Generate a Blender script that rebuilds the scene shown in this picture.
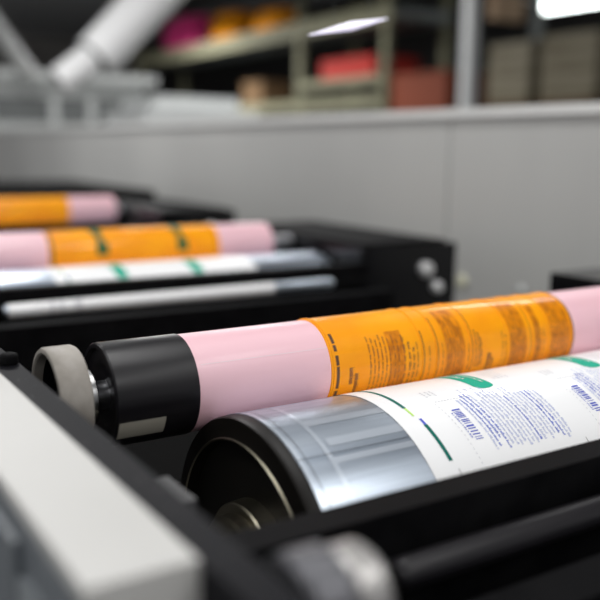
import bpy, bmesh, math, random
from mathutils import Vector, Matrix
random.seed(7)
SC = bpy.context.scene
for o in list(bpy.data.objects): bpy.data.objects.remove(o)
COL = SC.collection
H = 1.25                      # eye height of the camera above the floor

# ------------------------------------------------------------------ camera
cam_d = bpy.data.cameras.new('camera'); cam = bpy.data.objects.new('camera', cam_d); COL.objects.link(cam)
M = Matrix(((0.84500994, 0.0827936, -0.5283024), (-0.53458391, 0.15545463, -0.83069483), (0.01335084, 0.98436735, 0.17562084)))
cam.matrix_world = Matrix.Translation((0, 0, H)) @ M.to_4x4()
cam_d.sensor_width = 36; cam_d.sensor_fit = 'HORIZONTAL'; cam_d.lens = 855 / 600 * 36
cam_d.clip_start = .02; cam_d.clip_end = 100
cam_d.dof.use_dof = True; cam_d.dof.focus_distance = .86; cam_d.dof.aperture_fstop = 2.45
SC.camera = cam

# ------------------------------------------------------------------ world, lights, exposure
w = bpy.data.worlds.new('world'); SC.world = w; w.use_nodes = True
w.node_tree.nodes['Background'].inputs[0].default_value = (.98, .98, 1, 1)
w.node_tree.nodes['Background'].inputs[1].default_value = .54
SC.view_settings.view_transform = 'Standard'; SC.view_settings.look = 'None'
SC.view_settings.gamma = 1; SC.view_settings.exposure = 0.0
try: SC.view_settings.use_curve_mapping = False
except Exception: pass
LAMP_POWER = 22.5
# unseen overhead lamps added for fill and highlights, long axis along the press: (x, y, relative power)
LAMPS = [(-1.4, 1.2, 1.5), (0.9, 1.0, 1.3), (3.6, 2.6, 1.0), (0.9, 4.2, 2.4), (3.6, 6.0, 1.6), (-1.4, 5.0, 1.4), (5.2, 9.5, 3.0), (5.6, 13.8, 15), (4.4, 10.8, 8), (-1.4, -2.2, 1.6), (1.7, -.9, .8), (1.2, -2.4, 1.5)]
LAMP_Z = H + 2.1
for (x, y, p) in LAMPS:
    ld = bpy.data.lights.new('fill_light', 'AREA'); ld.shape = 'RECTANGLE'; ld.size = .35; ld.size_y = 1.6
    ld.energy = LAMP_POWER * p; ld.color = (1, .995, .99)
    lo = bpy.data.objects.new('fill_light', ld); COL.objects.link(lo); lo.location = (x, y, LAMP_Z - .07)

# ------------------------------------------------------------------ materials
def mat(name, col, rough=.5, metal=0, coat=0, spec=.5, emit=None, build=None):
    m = bpy.data.materials.new(name); m.use_nodes = True
    b = m.node_tree.nodes['Principled BSDF']
    b.inputs['Base Color'].default_value = (*col, 1); b.inputs['Roughness'].default_value = rough
    b.inputs['Metallic'].default_value = metal; b.inputs['Coat Weight'].default_value = coat
    b.inputs['Coat Roughness'].default_value = .05; b.inputs['Specular IOR Level'].default_value = spec
    if emit: b.inputs['Emission Color'].default_value = (*emit[0], 1); b.inputs['Emission Strength'].default_value = emit[1]
    if build: build(m.node_tree, b)
    return m
def noise_mix(c1, c2, scale, vec=(1, 1, 1), lo=.35, hi=.65, detail=4, bump=0, rough=None):
    def f(nt, b):
        n = nt.nodes; L = nt.links
        tc = n.new('ShaderNodeTexCoord'); mp = n.new('ShaderNodeMapping'); mp.inputs['Scale'].default_value = vec
        L.new(tc.outputs['Object'], mp.inputs[0])
        nz = n.new('ShaderNodeTexNoise'); nz.inputs['Scale'].default_value = scale; nz.inputs['Detail'].default_value = detail
        L.new(mp.outputs[0], nz.inputs['Vector'])
        r = n.new('ShaderNodeValToRGB'); r.color_ramp.elements[0].position = lo; r.color_ramp.elements[1].position = hi
        r.color_ramp.elements[0].color = (*c1, 1); r.color_ramp.elements[1].color = (*c2, 1)
        L.new(nz.outputs[0], r.inputs[0]); L.new(r.outputs[0], b.inputs['Base Color'])
        if rough:
            mr = n.new('ShaderNodeMapRange'); mr.inputs[3].default_value = rough[0]; mr.inputs[4].default_value = rough[1]
            L.new(nz.outputs[0], mr.inputs[0]); L.new(mr.outputs[0], b.inputs['Roughness'])
        if bump:
            bp = n.new('ShaderNodeBump'); bp.inputs['Strength'].default_value = bump; bp.inputs['Distance'].default_value = .001
            L.new(nz.outputs[0], bp.inputs['Height']); L.new(bp.outputs[0], b.inputs['Normal'])
    return f
PINK = mat('pink_tape', (.84, .52, .58), .42, coat=.12, build=noise_mix((.82, .50, .555), (.87, .55, .61), 9, (.4, 3, 3)))
ORANGE = mat('orange_photopolymer', (.95, .36, .001), .4, coat=.35, spec=.2, build=noise_mix((.93, .32, .0), (1.0, .39, .0), 14, (1, 1, 1), bump=.15))
ORANGE_DK = mat('orange_relief', (.6, .18, .003), .4, coat=.3, spec=.2, build=noise_mix((.52, .15, .0), (.82, .27, .001), 160, (1, .5, .5)))
BROWN_INK = mat('brown_relief_text', (.26, .085, .006), .4, coat=.4)
DARK_INK = mat('dark_register_mark', (.03, .02, .015), .4, coat=.4)
GREEN_INK = mat('dark_green_ink', (.01, .09, .015), .4)
BLACK_ROLL = mat('black_rubber_sleeve', (.014, .013, .015), .33, spec=.26, build=noise_mix((.006, .0055, .007), (.012, .011, .013), 12, (.5, 5, 5), rough=(.27, .42)))
BLACK = mat('black_paint', (.004, .004, .005), .6, spec=.04, build=noise_mix((.003, .003, .0035), (.006, .006, .0065), 30, rough=(.5, .7)))
BLACK_MATTE = mat('matte_black_casting', (.003, .003, .003), .8, spec=.04)
BLACK_GLOSS = mat('gloss_black_steel', (.005, .005, .006), .18, spec=.4)
def specks(nt, b):
    n = nt.nodes; L = nt.links
    tc = n.new('ShaderNodeTexCoord'); v = n.new('ShaderNodeTexVoronoi'); v.inputs['Scale'].default_value = 90
    L.new(tc.outputs['Object'], v.inputs['Vector'])
    r = n.new('ShaderNodeValToRGB'); r.color_ramp.elements[0].position = .05; r.color_ramp.elements[1].position = .12
    r.color_ramp.elements[0].color = (.16, .16, .16, 1); r.color_ramp.elements[1].color = (.008, .008, .010, 1)
    L.new(v.outputs['Distance'], r.inputs[0]); L.new(r.outputs[0], b.inputs['Base Color'])
BLACK_DUSTY = mat('dusty_black_steel', (.03, .03, .03), .45, spec=.05, build=specks)
DARK_FACE = mat('dark_oily_metal', (.007, .006, .005), .45, spec=.18)
STEEL = mat('polished_steel', (.62, .63, .66), .3, metal=1)
BRASS_STEEL = mat('worn_steel_ring', (.24, .22, .17), .38, metal=1)
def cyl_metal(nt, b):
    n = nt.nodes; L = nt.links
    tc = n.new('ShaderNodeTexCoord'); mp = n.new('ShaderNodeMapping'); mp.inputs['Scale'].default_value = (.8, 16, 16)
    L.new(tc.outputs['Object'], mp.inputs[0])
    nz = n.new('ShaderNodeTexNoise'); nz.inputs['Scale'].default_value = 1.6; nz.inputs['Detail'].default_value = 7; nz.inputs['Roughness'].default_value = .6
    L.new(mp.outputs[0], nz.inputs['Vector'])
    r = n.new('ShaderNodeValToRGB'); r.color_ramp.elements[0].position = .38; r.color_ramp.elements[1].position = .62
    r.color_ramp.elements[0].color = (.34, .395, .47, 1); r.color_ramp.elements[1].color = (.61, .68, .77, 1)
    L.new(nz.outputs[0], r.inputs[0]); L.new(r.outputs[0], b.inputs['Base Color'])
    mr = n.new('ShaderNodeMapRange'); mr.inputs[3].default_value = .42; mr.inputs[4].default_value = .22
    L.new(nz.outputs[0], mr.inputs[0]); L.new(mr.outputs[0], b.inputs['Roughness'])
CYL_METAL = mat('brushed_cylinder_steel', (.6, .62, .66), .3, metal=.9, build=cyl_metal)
PALE_STREAK = mat('pale_streak', (.60, .66, .74), .33, metal=.85)  # lighter blue-grey steel tone for the streak patches
SEAM = mat('seam_line', (.12, .13, .15), .4, metal=.6)
PAPER = mat('white_label_paper', (.89, .895, .90), .38, coat=.3)
BLUE_INK = mat('blue_text_ink', (.15, .20, .60), .5)
BLUE_PALE = mat('pale_blue_text_ink', (.50, .54, .74), .5)
BLUE_DEEP = mat('deep_blue_ink', (.03, .06, .55), .5)
TEAL = mat('teal_label_ink', (.0, .37, .24), .5, spec=.15)
TEAL_DK = mat('dark_teal_ink', (.0, .13, .10), .5, spec=.15)
LIME = mat('lime_ink', (.45, .75, .1), .5)
GREY_INK = mat('pale_grey_ink', (.50, .50, .54), .5)
WHEEL = mat('worn_beige_rubber', (.25, .23, .20), .5, build=noise_mix((.20, .18, .155), (.36, .335, .30), 35, (1, 1, 1), lo=.3, hi=.7, bump=.2))
TAPE = mat('beige_tape', (.34, .32, .27), .5)
BEAM_PAINT = mat('light_grey_enamel', (.62, .615, .60), .45, build=noise_mix((.50, .495, .475), (.54, .535, .515), 5))
SIDE_PAINT = mat('blue_grey_enamel', (.13, .145, .16), .45)
GUARD = mat('grey_guard_panel', (.30, .31, .31), .32, build=noise_mix((.47, .47, .455), (.53, .53, .51), 1.5, (1, 1, .4)))
GUARD_LIP = mat('pale_guard_rail', (.80, .80, .78), .4)
WHITE_M = mat('white_machine_paint', (.76, .78, .77), .5)
GREY_M = mat('grey_machine_vent', (.20, .21, .21), .6)
FOIL = mat('shiny_duct_foil', (.95, .95, .95), .3, coat=.3)
OLIVE = mat('olive_rack_paint', (.17, .165, .11), .6, spec=.08)
RACK = mat('dark_rack_steel', (.10, .11, .105), .6)
MAGENTA = mat('magenta_bag', (.85, .06, .27), .5, spec=.08)
SACK = mat('orange_sack', (1.0, .36, .01), .5, spec=.08)
RED = mat('red_crate', (.30, .016, .010), .5, spec=.08)
RUST = mat('rust_brown_carton', (.16, .04, .02), .6, spec=.08)
WRAP = mat('wrapped_brown_goods', (.17, .155, .12), .5, spec=.08, build=noise_mix((.13, .11, .07), (.26, .235, .175), 2.2, (.4, .4, 3)))
PALLET = mat('pallet_wood', (.10, .06, .03), .8, spec=.08)
TAN = mat('tan_carton', (.42, .28, .17), .7)
GREEN_BOX = mat('green_carton', (.05, .12, .03), .7)
POST = mat('pale_grey_post', (.62, .63, .63), .5)
DARK_WALL = mat('dark_warehouse_wall', (.3, .3, .3), .8, build=noise_mix((.28, .265, .25), (.38, .36, .34), 1.2))
CEIL = mat('ceiling_paint', (.42, .43, .44), .8)
FLOORM = mat('concrete_floor', (.10, .10, .10), .55, build=noise_mix((.08, .08, .08), (.13, .13, .125), 2))
LIT = mat('lit_tube', (.9, .95, 1), .5, emit=((.93, 1, .98), 9))
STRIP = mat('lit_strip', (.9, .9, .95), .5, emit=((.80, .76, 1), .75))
FIXTURE = mat('white_fixture', (.6, .6, .6), .5)

# ------------------------------------------------------------------ mesh helpers
def finish(name, bm, m, parent=None, bevel=0, seg=2, ang=32):
    if bevel:
        es = [e for e in bm.edges if len(e.link_faces) == 2 and e.calc_face_angle(0) > .6]
        bmesh.ops.bevel(bm, geom=es, offset=bevel, segments=seg, profile=.5, affect='EDGES', clamp_overlap=True)
    bmesh.ops.recalc_face_normals(bm, faces=bm.faces)
    for f in bm.faces: f.smooth = True
    for e in bm.edges:
        if len(e.link_faces) == 2 and e.calc_face_angle(0) > math.radians(ang): e.smooth = False
    me = bpy.data.meshes.new(name); bm.to_mesh(me); bm.free(); me.materials.append(m)
    o = bpy.data.objects.new(name, me); COL.objects.link(o)
    if parent: o.parent = parent
    return o
def box(bm, x0, x1, y0, y1, z0, z1):
    vs = [bm.verts.new((x, y, z)) for x in (x0, x1) for y in (y0, y1) for z in (z0, z1)]
    for f in ((0, 1, 3, 2), (4, 6, 7, 5), (0, 4, 5, 1), (2, 3, 7, 6), (0, 2, 6, 4), (1, 5, 7, 3)): bm.faces.new([vs[i] for i in f])
    return bm
def B(*a):
    bm = bmesh.new(); box(bm, *a); return bm
def lathe(bm, prof, cy=0, cz=0, n=96, axis='x'):
    """prof = [(x, r), ...] revolved around the line y=cy, z=cz; r=0 ends close"""
    rings = []
    for (x, r) in prof:
        if r <= 0: rings.append([bm.verts.new((x, cy, cz))])
        else: rings.append([bm.verts.new((x, cy + r * math.sin(2 * math.pi * k / n), cz + r * math.cos(2 * math.pi * k / n))) for k in range(n)])
    for a, b in zip(rings[:-1], rings[1:]):
        for k in range(n):
            k2 = (k + 1) % n
            if len(a) == 1 and len(b) == 1: continue
            if len(a) == 1: bm.faces.new((a[0], b[k], b[k2]))
            elif len(b) == 1: bm.faces.new((a[k], b[0], a[k2]))
            else: bm.faces.new((a[k], b[k], b[k2], a[k2]))
    return bm
def LX(prof, n=96, cy=0, cz=0):
    return lathe(bmesh.new(), prof, cy, cz, n)
def cyl_z(prof, cx=0, cy=0, n=48):
    bm = lathe(bmesh.new(), prof, 0, 0, n)
    bmesh.ops.rotate(bm, verts=bm.verts, cent=(0, 0, 0), matrix=Matrix.Rotation(-math.pi / 2, 3, 'Y'))
    bmesh.ops.translate(bm, verts=bm.verts, vec=(cx, cy, 0)); return bm
def patch(bm, x0, x1, t0, t1, r, xs=1, skew=0):
    """small piece of print on a cylinder around the local x axis; t in degrees from the top, + = away"""
    n = max(1, int(abs(t1 - t0) / 2.5) + 1); rows = []
    for i in range(n + 1):
        t = math.radians(t0 + (t1 - t0) * i / n); dx = skew * i / n
        rows.append([bm.verts.new((x + dx, r * math.sin(t), r * math.cos(t))) for x in (x0, x1)])
    for a, b in zip(rows[:-1], rows[1:]): bm.faces.new((a[0], a[1], b[1], b[0]))
def finish_flat(name, bm, m, parent):
    me = bpy.data.meshes.new(name)
    for f in bm.faces:
        f.smooth = True
        c = f.calc_center_median()
        if f.normal.y * c.y + f.normal.z * c.z < 0 or f.normal.length == 0:
            f.normal_update()
            if f.normal.y * c.y + f.normal.z * c.z < 0: f.normal_flip()
    bm.to_mesh(me); bm.free(); me.materials.append(m)
    o = bpy.data.objects.new(name, me); COL.objects.link(o); o.parent = parent; return o
def thing(name, label, cat, loc=(0, 0, 0), group=None):
    o = bpy.data.objects.new(name, None); COL.objects.link(o); o.location = loc; o.empty_display_size = .1
    o['label'] = label; o['category'] = cat
    if group: o['group'] = group
    return o
def tag(o, label, cat, group=None):
    o['label'] = label; o['category'] = cat
    if group: o['group'] = group
    return o
def struct(o): o['kind'] = 'structure'; return o
def tube(bm, p0, p1, r0, r1, n=40):
    p0 = Vector(p0); p1 = Vector(p1); d = (p1 - p0); q = d.to_track_quat('X', 'Z').to_matrix(); L = d.length
    b2 = lathe(bmesh.new(), [(0, 0), (0, r0), (L, r1), (L, 0)], 0, 0, n)
    bmesh.ops.rotate(b2, verts=b2.verts, cent=(0, 0, 0), matrix=q); bmesh.ops.translate(b2, verts=b2.verts, vec=p0)
    me = bpy.data.meshes.new('t'); b2.to_mesh(me); b2.free(); bm.from_mesh(me); bpy.data.meshes.remove(me)

# ------------------------------------------------------------------ the room
struct(finish('floor', B(-6, 11.5, -5, 28, -.1, 0), FLOORM))
struct(finish('ceiling', B(-6, 11.5, -5, 28, H + 3.3, H + 3.4), CEIL))
struct(finish('wall_right', B(11.4, 11.5, -5, 28, 0, H + 3.3), mat('black_warehouse_wall', (.012, .011, .011), .8)))
struct(finish('wall_back', B(-6, 11.4, 27.9, 28, 0, H + 3.3), DARK_WALL))
for i, (x, y, p) in enumerate(LAMPS):  # housings added out of view to carry the overhead fill lamps
    t = thing('fill_fixture', 'long white hanging fixture added out of view around a fill light', 'light', (x, y, LAMP_Z), 'added unseen fill fixtures above the hall')
    finish('housing', B(-.2, .2, -.85, .85, -.04, .04), FIXTURE, t, .01)
    for s in (-.5, .5): finish('hanging_rod', cyl_z([(.04, 0), (.04, .008), (1.2, .008), (1.2, 0)], 0, s, 12), FIXTURE, t)

# ------------------------------------------------------------------ print unit geometry (rollers run along x)
Y1, Z1 = .7724, H - .2373          # axis of the pink and orange printing roller
Y2, Z2, R2 = .6445, H - .389, .147  # axis of the big steel cylinder

DROP = {1.09: .008, 2.30: .035}      # the web sits a little lower in the farther units
def words(bm, x, w, t0, t1, r, wl=(2.0, 5.0), gap=.9, chars=True, jitter=.0):
    """one line of small print running round the cylinder from t0 down to t1"""
    t = t0; deg = 1 if t1 > t0 else -1
    while (t1 - t) * deg > .5:
        L = random.uniform(*wl)
        e = t + L * deg
        if (e - t1) * deg > 0: e = t1
        if chars:
            c = t
            while (e - c) * deg > .12:
                cl = random.uniform(.22, .42); h = random.choice((.55, .6, 1.0, .75))
                patch(bm, x - w * .5, x - w * .5 + w * h, c, c + cl * deg, r); c += (cl + .13) * deg
        else: patch(bm, x - w * .5, x + w * .5, t, e, r)
        t = e + gap * deg

def printing_roller(yo, label, kind, x_or=(.50, .88), xe=1.09):
    t = thing('printing_roller', label, 'roller', (0, Y1 + yo, Z1), None)
    xl, xr = x_or
    if kind == 'near':
        xp = .3465
        w_ = finish('bearer_wheel', LX([(.222, .0435), (.214, .0450), (.2125, .0470), (.213, .0505), (.2155, .0520), (.239, .0520), (.242, .0505), (.243, .047), (.243, .03), (.241, .022)], 96), WHEEL, t)
        finish('wheel_hub', LX([(.222, .0432), (.236, .038), (.238, .03), (.236, .014), (.225, .012), (.225, 0)], 64), BLACK, t)
        finish('journal', LX([(.240, 0), (.240, .014), (.30, .014), (.30, 0)], 48), STEEL, t)
        finish('bearing_ring', LX([(.249, .014), (.248, .024), (.250, .0265), (.254, .0265), (.256, .024), (.256, .014)], 64), mat('dull_bearing_steel', (.25, .25, .25), .35, metal=1), t, 0)
        c = finish('end_sleeve', LX([(.270, 0), (.270, .024), (.268, .030), (.266, .034), (.2665, .044), (.263, .046), (.263, .0497), (.2645, .0510), (.3465, .0510), (.3470, .0506)], 128), BLACK_ROLL, t)
        bm = bmesh.new(); patch(bm, .2655, .3120, -107, -130, .0513); finish_flat('beige_tape', bm, TAPE, c)['label'] = 'beige strip of tape on black sleeve'
    else:
        xp = .27
        finish('end_sleeve', LX([(.23, 0), (.23, .022), (.262, .022), (.263, .049), (.265, .051), (.31, .051), (.3105, .0505)], 64), BLACK_ROLL, t)
        xp = .31
    finish('pink_sleeve', LX([(xp, .02), (xp, .05), (xe - .002, .05), (xe, .048), (xe, .02)], 128), PINK, t)
    finish('journal', LX([(xe - .01, .018), (1.15, .018), (1.15, 0)], 48), STEEL, t)
    pl = finish('orange_plate', LX([(xl, .0499), (xl + .0006, .0510), (xl + .004, .0511), (xr - .004, .0511), (xr - .0006, .0510), (xr, .0499)], 160), ORANGE, t)
    r = .0513
    if kind == 'near':
        bm = bmesh.new()                      # seam of the pink tape running along the sleeve
        patch(bm, .352, .4995, -55, -56, .0502); finish_flat('tape_seam', bm, mat('pink_seam', (.86, .66, .70), .4), t)
        ridg = []
        for x in (.5035, .6255, .6465, .7000, .7600, .8045, .8330, .8740):
            ridg.append(LX([(x - .0012, .0508), (x - .0006, .0520), (x + .0006, .0520), (x + .0012, .0508)], 128))
        for rb in ridg: finish('raised_ridge', rb, ORANGE, pl)
        bm = bmesh.new()                      # dark broken register line on the left rim, full line on the right rim
        a = -38
        for L, g in ((14, 2), (8, 5), (12, 1.5), (28, 3), (30, 4), (30, 4)): patch(bm, .5065, .5103, a, a - L, r); a -= L + g
        BR = mat('brown_register', (.10, .035, .008), .4, coat=.4)
        finish_flat('register_marks', bm, BR, pl)
        for a_ in ((.8765, .8790, 10, -150), (.6272, .6284, -50, -150), (.6482, .6492, -30, -150), (.7015, .7025, -20, -150), (.7995, .8003, -30, -150)):
            bm = bmesh.new(); patch(bm, *a_, r); finish_flat('printed_line', bm, BR, pl)
        for (x0, x1, a, b) in ((.6600, .6900, -20, -150), (.7640, .7930, -20, -150), (.8080, .8180, -30, -150), (.8360, .8725, -15, -150), (.5780, .6000, -45, -140)):
            bm = bmesh.new(); patch(bm, x0, x1, a, b, .05125); finish_flat('halftone_band', bm, ORANGE_DK, pl)
        bm = bmesh.new()
        for i, x in enumerate((.5520, .5575, .5630, .5685, .5740, .5795)): words(bm, x, .0022, -48 - 3 * (i % 3), -140, r, (5, 14), 2)
        for x, a in ((.6000, -52), (.6070, -62), (.6130, -70)): words(bm, x, .0035, a, -140, r, (5, 12), 3)
        for x, a in ((.6640, -35), (.6690, -40), (.6740, -32), (.6790, -36), (.6840, -50)): words(bm, x, .0018, a, -140, .0514, (6, 16), 3)
        for x, a in ((.7080, -58), (.7130, -62), (.7160, -70)): words(bm, x, .0030, a, -110, r, (8, 14), 2)
        for x, a in ((.7680, -70), (.7730, -60), (.7790, -40), (.7850, -66)): words(bm, x, .0024, a, -140, .0514, (4, 12), 3)
        for x, a in ((.8110, -50), (.8160, -60), (.8230, -70)): words(bm, x, .0024, a, -140, .0514, (5, 12), 3)
        for x, a in ((.8400, -40), (.8460, -50), (.8520, -44), (.8580, -64), (.8650, -48)): words(bm, x, .0022, a, -140, .0514, (4, 12), 4)
        for x, a in ((.5860, -50), (.5915, -56), (.6185, -64), (.6360, -72), (.6560, -70), (.6960, -76), (.7515, -66), (.7570, -70)): words(bm, x, .0020, a, -140, .0514, (5, 14), 2.5)
        words(bm, .5265, .0070, -84, -106, r, (8, 12), .6); words(bm, .5335, .0060, -92, -122, r, (8, 12), .6)
        words(bm, .7300, .0080, -92, -118, r, (8, 12), .6); words(bm, .7360, .0040, -100, -118, r, (8, 12), 1)
        finish_flat('relief_text', bm, BROWN_INK, pl)
    elif kind == 'middle':
        for x in (.628, .820):
            bm = bmesh.new(); patch(bm, x - .014, x + .010, 12, -34, r, skew=.006); patch(bm, x - .004, x + .010, -34, -60, r, skew=.004); patch(bm, x - .004, x + .022, -60, -92, r)
            finish_flat('green_mark', bm, GREEN_INK, pl)
        bm = bmesh.new(); patch(bm, xl + .004, xl + .010, 20, -140, r); finish_flat('register_marks', bm, mat('brown_register_line', (.12, .05, .01), .4), pl)
        patch_bm = bmesh.new(); patch(patch_bm, xr - .012, xr - .008, 20, -140, r); finish_flat('register_marks', patch_bm, ORANGE_DK, pl)
    return t

def steel_cylinder(yo, label):
    t = thing('steel_cylinder', label, 'roller', (0, Y2 + yo, Z2 - DROP.get(yo, 0)))
    finish('cylinder_body', LX([(.3655, R2 - .002), (.3655, R2), (1.144, R2), (1.146, .1455), (1.146, 0)], 192), CYL_METAL, t)
    f = finish('end_flange', LX([(.3655, R2 - .0004), (.356, R2 - .0004), (.353, .1450), (.353, .1415), (.352, .1300), (.3505, .1265), (.362, .1235), (.368, .09), (.368, .046)], 128), DARK_FACE, t)
    finish('inner_ring', LX([(.3500, .1275), (.3485, .1262), (.3500, .1248)], 128), BRASS_STEEL, f)
    finish('shaft', LX([(.372, .068), (.352, .0665), (.350, .065), (.350, .058), (.340, .056), (.338, .053), (.338, .030), (.262, .030), (.262, 0)], 64), BRASS_STEEL, t)
    if yo == 0:
        bm = bmesh.new()
        patch(bm, .3660, .4865, -27.6, -27.9, R2 + .0003)
        patch(bm, .3740, .3747, 30, -70, R2 + .0003)
        finish_flat('seam_line', bm, SEAM, t)
        bm = bmesh.new()
        bm.free()
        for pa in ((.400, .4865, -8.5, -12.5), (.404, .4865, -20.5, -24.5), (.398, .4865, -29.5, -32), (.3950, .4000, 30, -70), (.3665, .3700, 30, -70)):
            bm = bmesh.new(); patch(bm, *pa, R2 + (.00025 if pa[0] > .3975 else .0003)); finish_flat('pale_streak', bm, PALE_STREAK, t)  # paler bands along and around the bare end of the cylinder
    return t

def paper_web(yo, label, detail=True, x0=.487, x1=.942):
    t = thing('paper_web', label, 'paper', (0, Y2 + yo, Z2 - DROP.get(yo, 0)))
    r = R2 + .0006; bm = bmesh.new(); pts = []
    pts.append((r * math.sin(math.radians(95)) + .0, -.165))
    for k in range(0, 96): 
        a = math.radians(95 - k * 2); pts.append((r * math.sin(a), r * math.cos(a)))
    pts.append((r * math.sin(math.radians(-95)), -.165))
    rows = [[bm.verts.new((x, y, z)) for x in (x0, x1)] for (y, z) in pts]
    for a, b in zip(rows[:-1], rows[1:]): bm.faces.new((a[0], a[1], b[1], b[0]))
    sheet = finish('sheet', bm, PAPER, t)
    q = r + .0003
    bm = bmesh.new(); patch(bm, .5070, .5110, 24, -13, q); patch(bm, .5106, .5150, -24, -41, q); finish_flat('colour_bar', bm, TEAL_DK, sheet)
    bm = bmesh.new(); patch(bm, .5080, .5105, -13, -18.5, q); finish_flat('colour_patch', bm, LIME, sheet)
    bm = bmesh.new(); patch(bm, .5115, .5145, -20.5, -24, q); finish_flat('colour_patch', bm, BLUE_DEEP, sheet)
    for k in range(3):
        d = .1715 * k
        xx = lambda v: v + d
        if xx(.60) > x1 - .03: break
        # teal label with rounded lower corners and pale lettering
        bm = bmesh.new(); xa, xb = xx(.614), xx(.6400); ta, tb = (19, -9.5) if detail else (-2, -30); n = 26; rows = []
        for i in range(n + 1):
            tt = ta + (tb - ta) * i / n; cut = 0
            dd = (tt - tb) * math.pi / 180 * q
            if dd < .009: cut = .009 - math.sqrt(max(0, .009 ** 2 - (.009 - dd) ** 2))
            th = math.radians(tt); rows.append([bm.verts.new((x, q * math.sin(th), q * math.cos(th))) for x in (xa + cut, xb - cut)])
        for a, b in zip(rows[:-1], rows[1:]): bm.faces.new((a[0], a[1], b[1], b[0]))
        finish_flat('teal_label', bm, TEAL, sheet)
        if not detail: continue
        bm = bmesh.new(); q2 = q + .0003
        words(bm, xx(.624), .006, 20, 3, q2, (3, 6), .8); words(bm, xx(.634), .003, 14, -4, q2, (1.5, 4), .6); words(bm, xx(.640), .002, 14, -5, q2, (1.5, 4), .6)
        finish_flat('white_lettering', bm, PAPER, sheet)
        if not detail: continue
        # barcode: bars lie across the roller direction
        if xx(.57) < x1 - .02:
            bm = bmesh.new(); a = -19.5
            patch(bm, xx(.5555), xx(.5650), -19.2, -20.0, q)
            while a > -35:
                wd = random.choice((.3, .5, .8)); patch(bm, xx(.5545), xx(.5640), a, a - wd, q); a -= wd + random.choice((.4, .6, .9))
            words(bm, xx(.5520), .0022, -21, -34, q, (.5, .8), .5)
            finish_flat('barcode', bm, mat('barcode_blue', (.07, .10, .50), .5), sheet)
        bm = bmesh.new(); bp = bmesh.new()
        lines = 20
        for i in range(lines):
            x = xx(.5730 + i * .0053)
            if x > x1 - .006: continue
            top = -11 - (3 if i in (0, 1) else 0) - (5 if i > 13 else 0); bot = -43 + random.uniform(0, 3) + (6 if i == 2 else 0)
            dark = i in (1, 2, 3, 11, 16, 17)
            if i in (5, 11): top -= 6; 
            if i in (9, 14): finish_flat('printed_text', bm, BLUE_INK, sheet); bm = bmesh.new()
            words(bm if dark else bp, x, .0031, top, bot, q, (1.8, 4.5), .45)
        finish_flat('printed_text', bp, BLUE_PALE, sheet); bp = bmesh.new()
        for i in range(4):      # short centred lines above the block
            words(bp, xx(.590 + i * .009), .0022, -7, -11, q, (.8, 2), .4)
        finish_flat('printed_text', bm, BLUE_INK, sheet); finish_flat('heading_text', bp, BLUE_PALE, sheet)
        bm = bmesh.new()
        for i in range(3): words(bm, xx(.548 + i * .006), .0024, -3.5, -8.5, q, (.8, 1.6), .5)
        finish_flat('fine_print', bm, GREY_INK, sheet); bm = bmesh.new()
        for i in range(4): words(bm, xx(.655 + i * .006), .0022, 8, -3, q, (.8, 2.4), .5)
        finish_flat('fine_print', bm, GREY_INK, sheet); bm = bmesh.new()
        for a in range(14, 46, 2): patch(bm, xx(.5450), xx(.5456), -a, -a - .9, q)
        for i in range(12): patch(bm, xx(.548) + i * .004, xx(.5500) + i * .004, -12.5, -12.9, q)
        finish_flat('dotted_fold_line', bm, GREY_INK, sheet)
        bm = bmesh.new(); patch(bm, xx(.5160), xx(.5166), -44.5, -48, q)
        finish_flat('trim_tick', bm, DARK_INK, sheet)
    return t

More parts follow.
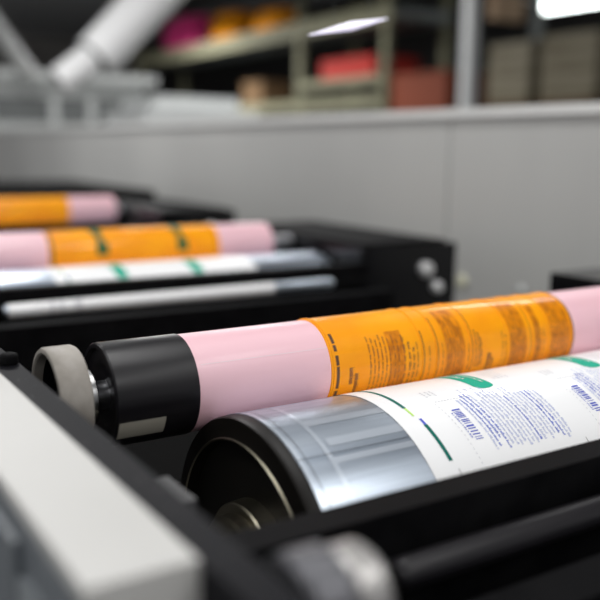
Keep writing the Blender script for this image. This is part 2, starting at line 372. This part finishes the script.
def unit(yo, n):
    L = [('nearest the camera', 'closest'), ('in the middle unit', 'middle'), ('in the farthest unit', 'farthest')][n]
    xo = [(.50, .88), (.518, .925), (.50, .945)][n]
    printing_roller(yo, ['roller with pink sleeve, black end and orange plate covered in raised text, in front',
                         'blurred pink roller with orange plate bearing two dark green marks, second row',
                         'farthest blurred pink and orange roller, at the left behind the second row'][n], ['near', 'middle', 'far'][n], xo, [1.16, 1.075, 1.12][n])
    steel_cylinder(yo, ['large bare silver cylinder with black open end, under the printed paper in front',
                        'large silver cylinder of second row, its bare end right of the white paper',
                        'large silver cylinder of the farthest row beneath the blurred roller'][n])
    paper_web(yo, ['white label paper with barcode, blue text and teal labels over the near cylinder',
                   'blurred white paper with two green marks under the second orange roller',
                   'blurred white paper under the farthest orange roller'][n], n == 0)
    # black bar in front of the big cylinder
    finish_ = lambda nm, bm, m, lab, cat, bev=0: tag(finish(nm, bm, m, None, bev), lab, cat)
    W = ['front', 'second', 'farthest'][n]
    finish_('cross_bar', B(.20, 1.16, .447 + yo, .4765 + yo, H - .43, H - .255), BLACK, 'black cross bar along the front of the %s printed paper' % W, 'bar', .003)
    finish_('cross_bar', B(.20, 1.16, .352 + yo, .392 + yo, H - .44, H - .304), BLACK, 'lower black cross bar in front of the %s guide roller' % W, 'bar', .004)
    t = thing('guide_roller', ['thin dark guide roller at bottom right, in front of the black cross bar',
                               'thin guide roller wrapped in white paper, between two black bars of second row',
                               'thin guide roller between the black bars of farthest row'][n], 'roller', (0, .424 + yo, H - .2893))
    finish('roller_tube', LX([(.3495, 0), (.3495, .008), (.353, .0108), (.357, .0115), (1.04, .0115), (1.045, .009), (1.045, 0)], 48), [BLACK_ROLL, CYL_METAL, CYL_METAL][n], t)
    finish('axle', LX([(.205, 0), (.205, .004), (.349, .004)], 16), BLACK, t)
    finish('axle', LX([(1.045, .004), (1.155, .004), (1.155, 0)], 16), BLACK, t)
    if n:
        s = finish('paper_wrap', LX([(.356, .0121), (.895, .0121)], 48), PAPER, t); s['label'] = 'white paper running over the guide roller'
        bm = bmesh.new()
        for x in (.431, .447, .475, .482): patch(bm, x, x + .004, 60, -140, .0124)
        finish_flat('register_marks', bm, GREY_INK, s)
    # right-hand bearing housing
    y0, y1 = [(.43, 1.09), (1.565, 2.25), (2.72, 3.42)][n]
    y0 += 0; t = thing('bearing_frame', ['black end of the near press frame, at the right edge beyond the pink roller',
                               'black bearing frame with round bolts at the right end of second row',
                               'low black bearing frame right of the farthest pink roller'][n], 'machine frame', ([1.25, 1.16, 1.16][n], y0, 0))
    ln = y1 - y0
    finish('frame_block', B(0, .29, 0, ln, .35, H - .2245), BLACK_GLOSS, t, .006)
    if n:
        finish('cover_plate', B(.02, .27, .02, ln * .9, H - .2243, H - .2185), BLACK, t, .002)
    for (bx, bz, br) in ((.190, -.285, .019), (.226, -.330, .015)):
        bm = lathe(bmesh.new(), [(0, 0), (-.004, br * .5), (-.004, br * .6), (0, br * .95), (.008, br), (.014, br), (.014, 0)], 0, 0, 32)
        bmesh.ops.rotate(bm, verts=bm.verts, cent=(0, 0, 0), matrix=Matrix.Rotation(math.pi / 2, 3, 'Z'))
        bmesh.ops.translate(bm, verts=bm.verts, vec=(bx, -.0145, H + bz)); finish('bolt', bm, mat('bright_bolt_steel', (.8, .8, .8), .3, metal=.5), t)
    # dark bed below the rollers
    tag(finish('machine_bed', B(.20, 1.155, (.0 if n == 0 else .35) + yo, .99 + yo, .45, H - .61), BLACK_MATTE, None, .004), ['black machine bed under the front rollers', 'black machine bed under the second row of rollers', 'black machine bed under the farthest row of rollers'][n], 'machine bed')

for n, yo in enumerate((0, 1.09, 2.30)): unit(yo, n)
# dark covers between the rows
tag(finish('cover_plate', B(.20, 1.155, .995, 1.42, H - .46, H - .44), BLACK_MATTE, None, .003), 'black deck plate between the front and second rows', 'cover')
tag(finish('cover_plate', B(.20, 1.155, 2.085, 2.63, H - .40, H - .38), BLACK_MATTE, None, .003), 'black deck plate between the second and farthest rows', 'cover')
tag(finish('machine_bed', B(.20, 1.45, 3.45, 4.6, .35, H - .19), BLACK_MATTE, None, .01), 'low black machine block beyond the farthest orange roller', 'machine bed')

# ------------------------------------------------------------------ left side frame, rail and fittings
t = thing('side_beam', 'light grey enamelled side beam running towards the camera at bottom left', 'machine frame', (.112, .356, 0))
bm = B(0, .058, 0, 4.2, .12, H - .20)
finish('beam', bm, BEAM_PAINT, t, .007, 4)
finish('side_panel', B(-.003, -.0004, .008, 4.1, .14, H - .2085), SIDE_PAINT, t, .001)
finish('side_box', B(-.0085, -.0035, .098, .150, H - .262, H - .2155), SIDE_PAINT, t, .003)
finish('side_box', B(-.0085, -.0035, .012, .090, H - .40, H - .2330), mat('pale_blue_grey_enamel', (.24, .26, .275), .4), t, .004)
t = thing('side_rail', 'dusty black steel rail beside the light grey beam at left', 'rail', (.1705, .15, 0))
finish('rail_body', B(0, .0235, 0, 4.4, H - .42, H - .2005), BLACK_DUSTY, t, .002)
finish('bearing_bracket', B(.024, .060, .4305, .465, H - .36, H - .247), BLACK, t, .004)
bm = bmesh.new(); box(bm, .024, .080, .378, .430, H - .30, H - .2500); finish('angle_bracket', bm, mat('grey_black_bracket', (.05, .05, .052), .4), t, .006)
tag(finish('hex_bolt', cyl_z([(H - .2003, 0), (H - .2003, .009), (H - .192, .009), (H - .190, .007), (H - .190, 0)], .185, .79, 6), BLACK, None, .0008), 'small black bolt on the rail beside the beige wheel', 'bolt')
t = thing('clamp_knob', 'blurred metal knob with bright cap at the bottom edge, in front of the bars', 'knob', (.199, .325, H - .224))
finish('knob_body', LX([(0, 0), (0, .012), (.003, .0265), (.006, .0295), (.026, .0295), (.029, .027)], 64), mat('dull_grey_steel', (.12, .12, .13), .42, metal=.8), t)
finish('knob_cap', LX([(.029, .02), (.029, .024), (.032, .0265), (.047, .0265), (.052, .022), (.052, 0)], 64), mat('dulled_cap_steel', (.38, .37, .36), .36, metal=1), t)
finish('knob_stem', LX([(.0, 0), (.0, .008), (-.002, .008), (-.002, 0)], 24), BLACK, t)

# ------------------------------------------------------------------ guard wall along the far side of the press
t = thing('guard_panel', 'long grey guard wall with pale top rail behind the rollers', 'guard', (1.75, 1.0, 0))
finish('panel', B(0, .05, -1.0, .932, .05, H + .092), GUARD, t, .004)
finish('panel', B(0, .05, .938, 7.0, .05, H + .092), GUARD, t, .004)
finish('top_rail', B(-.012, .06, -1.0, 7.0, H + .0922, H + .117), GUARD_LIP, t, .008, 3)
for (yy, zz, rr, mm) in ((1.857 - 1.0, -.384, .020, mat('cream_plug', (.75, .74, .55), .4)), (1.622 - 1.0, -.373, .010, WHITE_M)):
    bm = lathe(bmesh.new(), [(-.0003, 0), (-.008, rr * .4), (-.006, rr * .85), (-.0004, rr)], 0, 0, 24)
    bmesh.ops.translate(bm, verts=bm.verts, vec=(0, yy, H + zz)); finish('round_plug', bm, mm, t)


# ------------------------------------------------------------------ machine and duct behind the wall, left
t = thing('converting_machine', 'blurred pale grey machine behind the guard wall at upper left', 'machine', (2.45, 8.3, 0))
finish('body', B(-.55, .95, 0, 1.6, .0, H + .58), WHITE_M, t, .03)
finish('vent_band', B(-.54, .93, -.02, -.001, H + .20, H + .44), GREY_M, t, .005)
for i in range(3): finish('panel_rib', B(-.02 + .36 * i, .05 + .36 * i, -.05, -.0205, H + .10, H + .45), WHITE_M, t, .005)
finish('top_tray', B(-.56, .98, -.25, .3, H + .581, H + .66), WHITE_M, t, .02)
t = thing('white_cabinet', 'blurred white box standing right of the pale grey machine', 'cabinet', (2.48, 6.0, 0))
finish('body', B(0, .93, 0, .9, .0, H + .27), WHITE_M, t, .03)
finish('lid', B(.1, .80, .1, .8, H + .27, H + .37), WHITE_M, t, .03)
t = thing('duct_pipe', 'shiny silver duct slanting up above the pale machine', 'pipe', (0, 0, H))
bm = bmesh.new(); tube(bm, (2.09, 6.0, .60), (3.00, 6.0, 1.54), .155, .17); finish('main_tube', bm, FOIL, t, 0)
bm = bmesh.new(); tube(bm, (1.83, 6.0, .42), (2.06, 6.0, .59), .10, .11); finish('elbow', bm, FOIL, t, 0)
bm = bmesh.new(); tube(bm, (2.065, 6.0, .58), (2.085, 6.0, .597), .13, .15); finish('collar', bm, GREY_M, t, 0)
bm = bmesh.new(); tube(bm, (2.12, 7.75, .56), (1.62, 7.75, 1.32), .075, .06, 24)
for v in bm.verts: v.co.z += H
tag(finish('brace_bar', bm, mat('pale_brace_paint', (.45, .46, .45), .5), None), 'blurred pale grey brace slanting at the top left corner', 'bar')

# ------------------------------------------------------------------ storage rack along the right-hand wall (faces -x)
RX = 7.0
def zr(z): return H + z
t = thing('storage_rack', 'blurred tall pallet rack along the far wall', 'rack', (RX, 4.8, 0))
for y in (4.8, 7.42, 9.03, 11.1, 17.4):
    for x in (0, 1.0): finish('upright', B(x, x + .09, y - 4.8, y - 4.7, 0, zr(2.95)), RACK if y < 9 else OLIVE, t, .005)
for (z0, z1, ya, yb, m) in ((1.60, 1.82, 8.9, 17.4, OLIVE), (.55, .68, 9.1, 17.4, OLIVE), (2.75, 2.87, 8.9, 17.4, OLIVE), (.30, .42, 4.9, 9.0, RACK), (.84, .95, 9.13, 11.1, OLIVE)):
    finish('shelf_beam', B(-.03, 0, ya - 4.8, yb - 4.8, zr(z0), zr(z1)), m, t, .004)
    finish('shelf_deck', B(.01, 1.08, ya - 4.8 + .1, yb - 4.8, zr(z0) + .06, zr(z1) - .02), RACK, t)
def blob(nm, x, y, z, sx, sy, sz, m, lab, cat, group=None):
    bm = bmesh.new(); bmesh.ops.create_cube(bm, size=1)
    bmesh.ops.subdivide_edges(bm, edges=bm.edges, cuts=4, use_grid_fill=True)
    for v in bm.verts:
        p = v.co.normalized() * .62; v.co = v.co.lerp(p, .55)
        v.co.z += .035 * math.sin(v.co.x * 9 + v.co.y * 7)
        if v.co.z < -.46: v.co.z = -.46
    bmesh.ops.scale(bm, vec=(sx, sy, sz), verts=bm.verts)
    o = finish(nm, bm, m, None, 0, 2, 80); o.location = (x, y, z + .46 * sz); return tag(o, lab, cat, group)
zs = zr(1.802)
blob('plastic_bag', RX + .55, 15.8, zs, .85, 1.5, .66, MAGENTA, 'bright magenta bag on the upper rack shelf', 'bag')
blob('filled_sack', RX + .50, 14.0, zs, .70, .90, .54, SACK, 'orange sack nearer the magenta bag on the upper shelf', 'sack')
blob('filled_sack', RX + .45, 12.45, zs, .62, .80, .40, SACK, 'orange sack farther from the magenta bag, at right', 'sack')
def crate(nm, x0, x1, y0, y1, z0, z1, m, lab, cat, group=None):
    t = thing(nm, lab, cat, ((x0 + x1) / 2, (y0 + y1) / 2, z0), group)
    a, b, c = (x1 - x0) / 2, (y1 - y0) / 2, z1 - z0
    finish('body', B(-a, a, -b, b, 0, c * .88), m, t, .015); finish('lid', B(-a - .01, a + .01, -b - .01, b + .01, c * .88, c), m, t, .01)
    return t
crate('red_crate', RX + .05, RX + .8, 9.35, 10.60, zr(.932), zr(1.22), RED, 'dark red crate on the rack, left of the grey post', 'crate')
crate('cardboard_box', RX + .05, RX + .8, 7.9, 8.95, zr(.402), zr(.93), RUST, 'rust brown carton just left of the tall grey post', 'box')
crate('cardboard_box', RX + .05, RX + .6, 12.3, 12.95, zr(.662), zr(1.05), PALLET, 'dark brown carton on the lower rack shelf', 'box')
crate('cardboard_box', RX + .05, RX + .7, 13.9, 15.9, zr(2.852), zr(3.25), GREEN_BOX, 'dark green carton on the top rack shelf', 'box')
crate('cardboard_box', RX + .05, RX + .5, 7.17, 7.27, zr(1.43), zr(1.72), TAN, 'small tan box high beside the grey post', 'box')
def pallet_load(y0, y1, top, lab):
    t = thing('wrapped_pallet', lab, 'pallet load', (RX + .5, (y0 + y1) / 2, zr(.402)), None)
    h = (y1 - y0) / 2
    finish('wrapped_goods', B(-.45, .45, -h, h, .12, top - .402), WRAP, t, .04)
    finish('pallet', B(-.47, .47, -h - .01, h + .01, 0, .115), PALLET, t, .005)
pallet_load(6.62, 7.22, 1.15, 'brown wrapped pallet load right of the tall grey post')
pallet_load(5.75, 6.45, 1.17, 'brown wrapped pallet load at the upper right corner, below the bright lamp')
t = thing('steel_post', 'tall pale grey post standing behind the guard wall', 'post', (5.06, 5.42, 0))
finish('column', B(-.045, .045, -.045, .045, .012, H + 3.29), POST, t, .006); finish('base_plate', B(-.1, .1, -.1, .1, 0, .012), POST, t, .002)

# hanging lamps seen lit in the background
t = thing('hanging_tube_lamp', 'bright white fluorescent tube glowing at the upper right corner', 'light', (9.0, 7.4, zr(1.86)))
bm = bmesh.new(); tube(bm, (0, -1.6, 0), (0, .85, .02), .075, .075, 24); finish('tube', bm, LIT, t)
finish('reflector', B(-.12, .12, -1.6, 1.1, .10, .13), FIXTURE, t, .005)
for s in (-1, .6): finish('hanging_rod', cyl_z([(.13, 0), (.13, .01), (1.42, .01), (1.42, 0)], 0, s, 10), FIXTURE, t)
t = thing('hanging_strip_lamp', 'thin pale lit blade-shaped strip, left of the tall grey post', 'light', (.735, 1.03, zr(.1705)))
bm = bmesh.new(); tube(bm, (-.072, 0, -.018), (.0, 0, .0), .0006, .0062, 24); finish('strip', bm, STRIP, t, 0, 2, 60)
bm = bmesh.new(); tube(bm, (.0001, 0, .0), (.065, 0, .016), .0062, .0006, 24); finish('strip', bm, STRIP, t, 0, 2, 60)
for s_ in (-.03, .03): finish('hanging_wire', cyl_z([(.002, 0), (.002, .0003), (3.06, .0003), (3.06, 0)], s_, 0, 6), RACK, t)
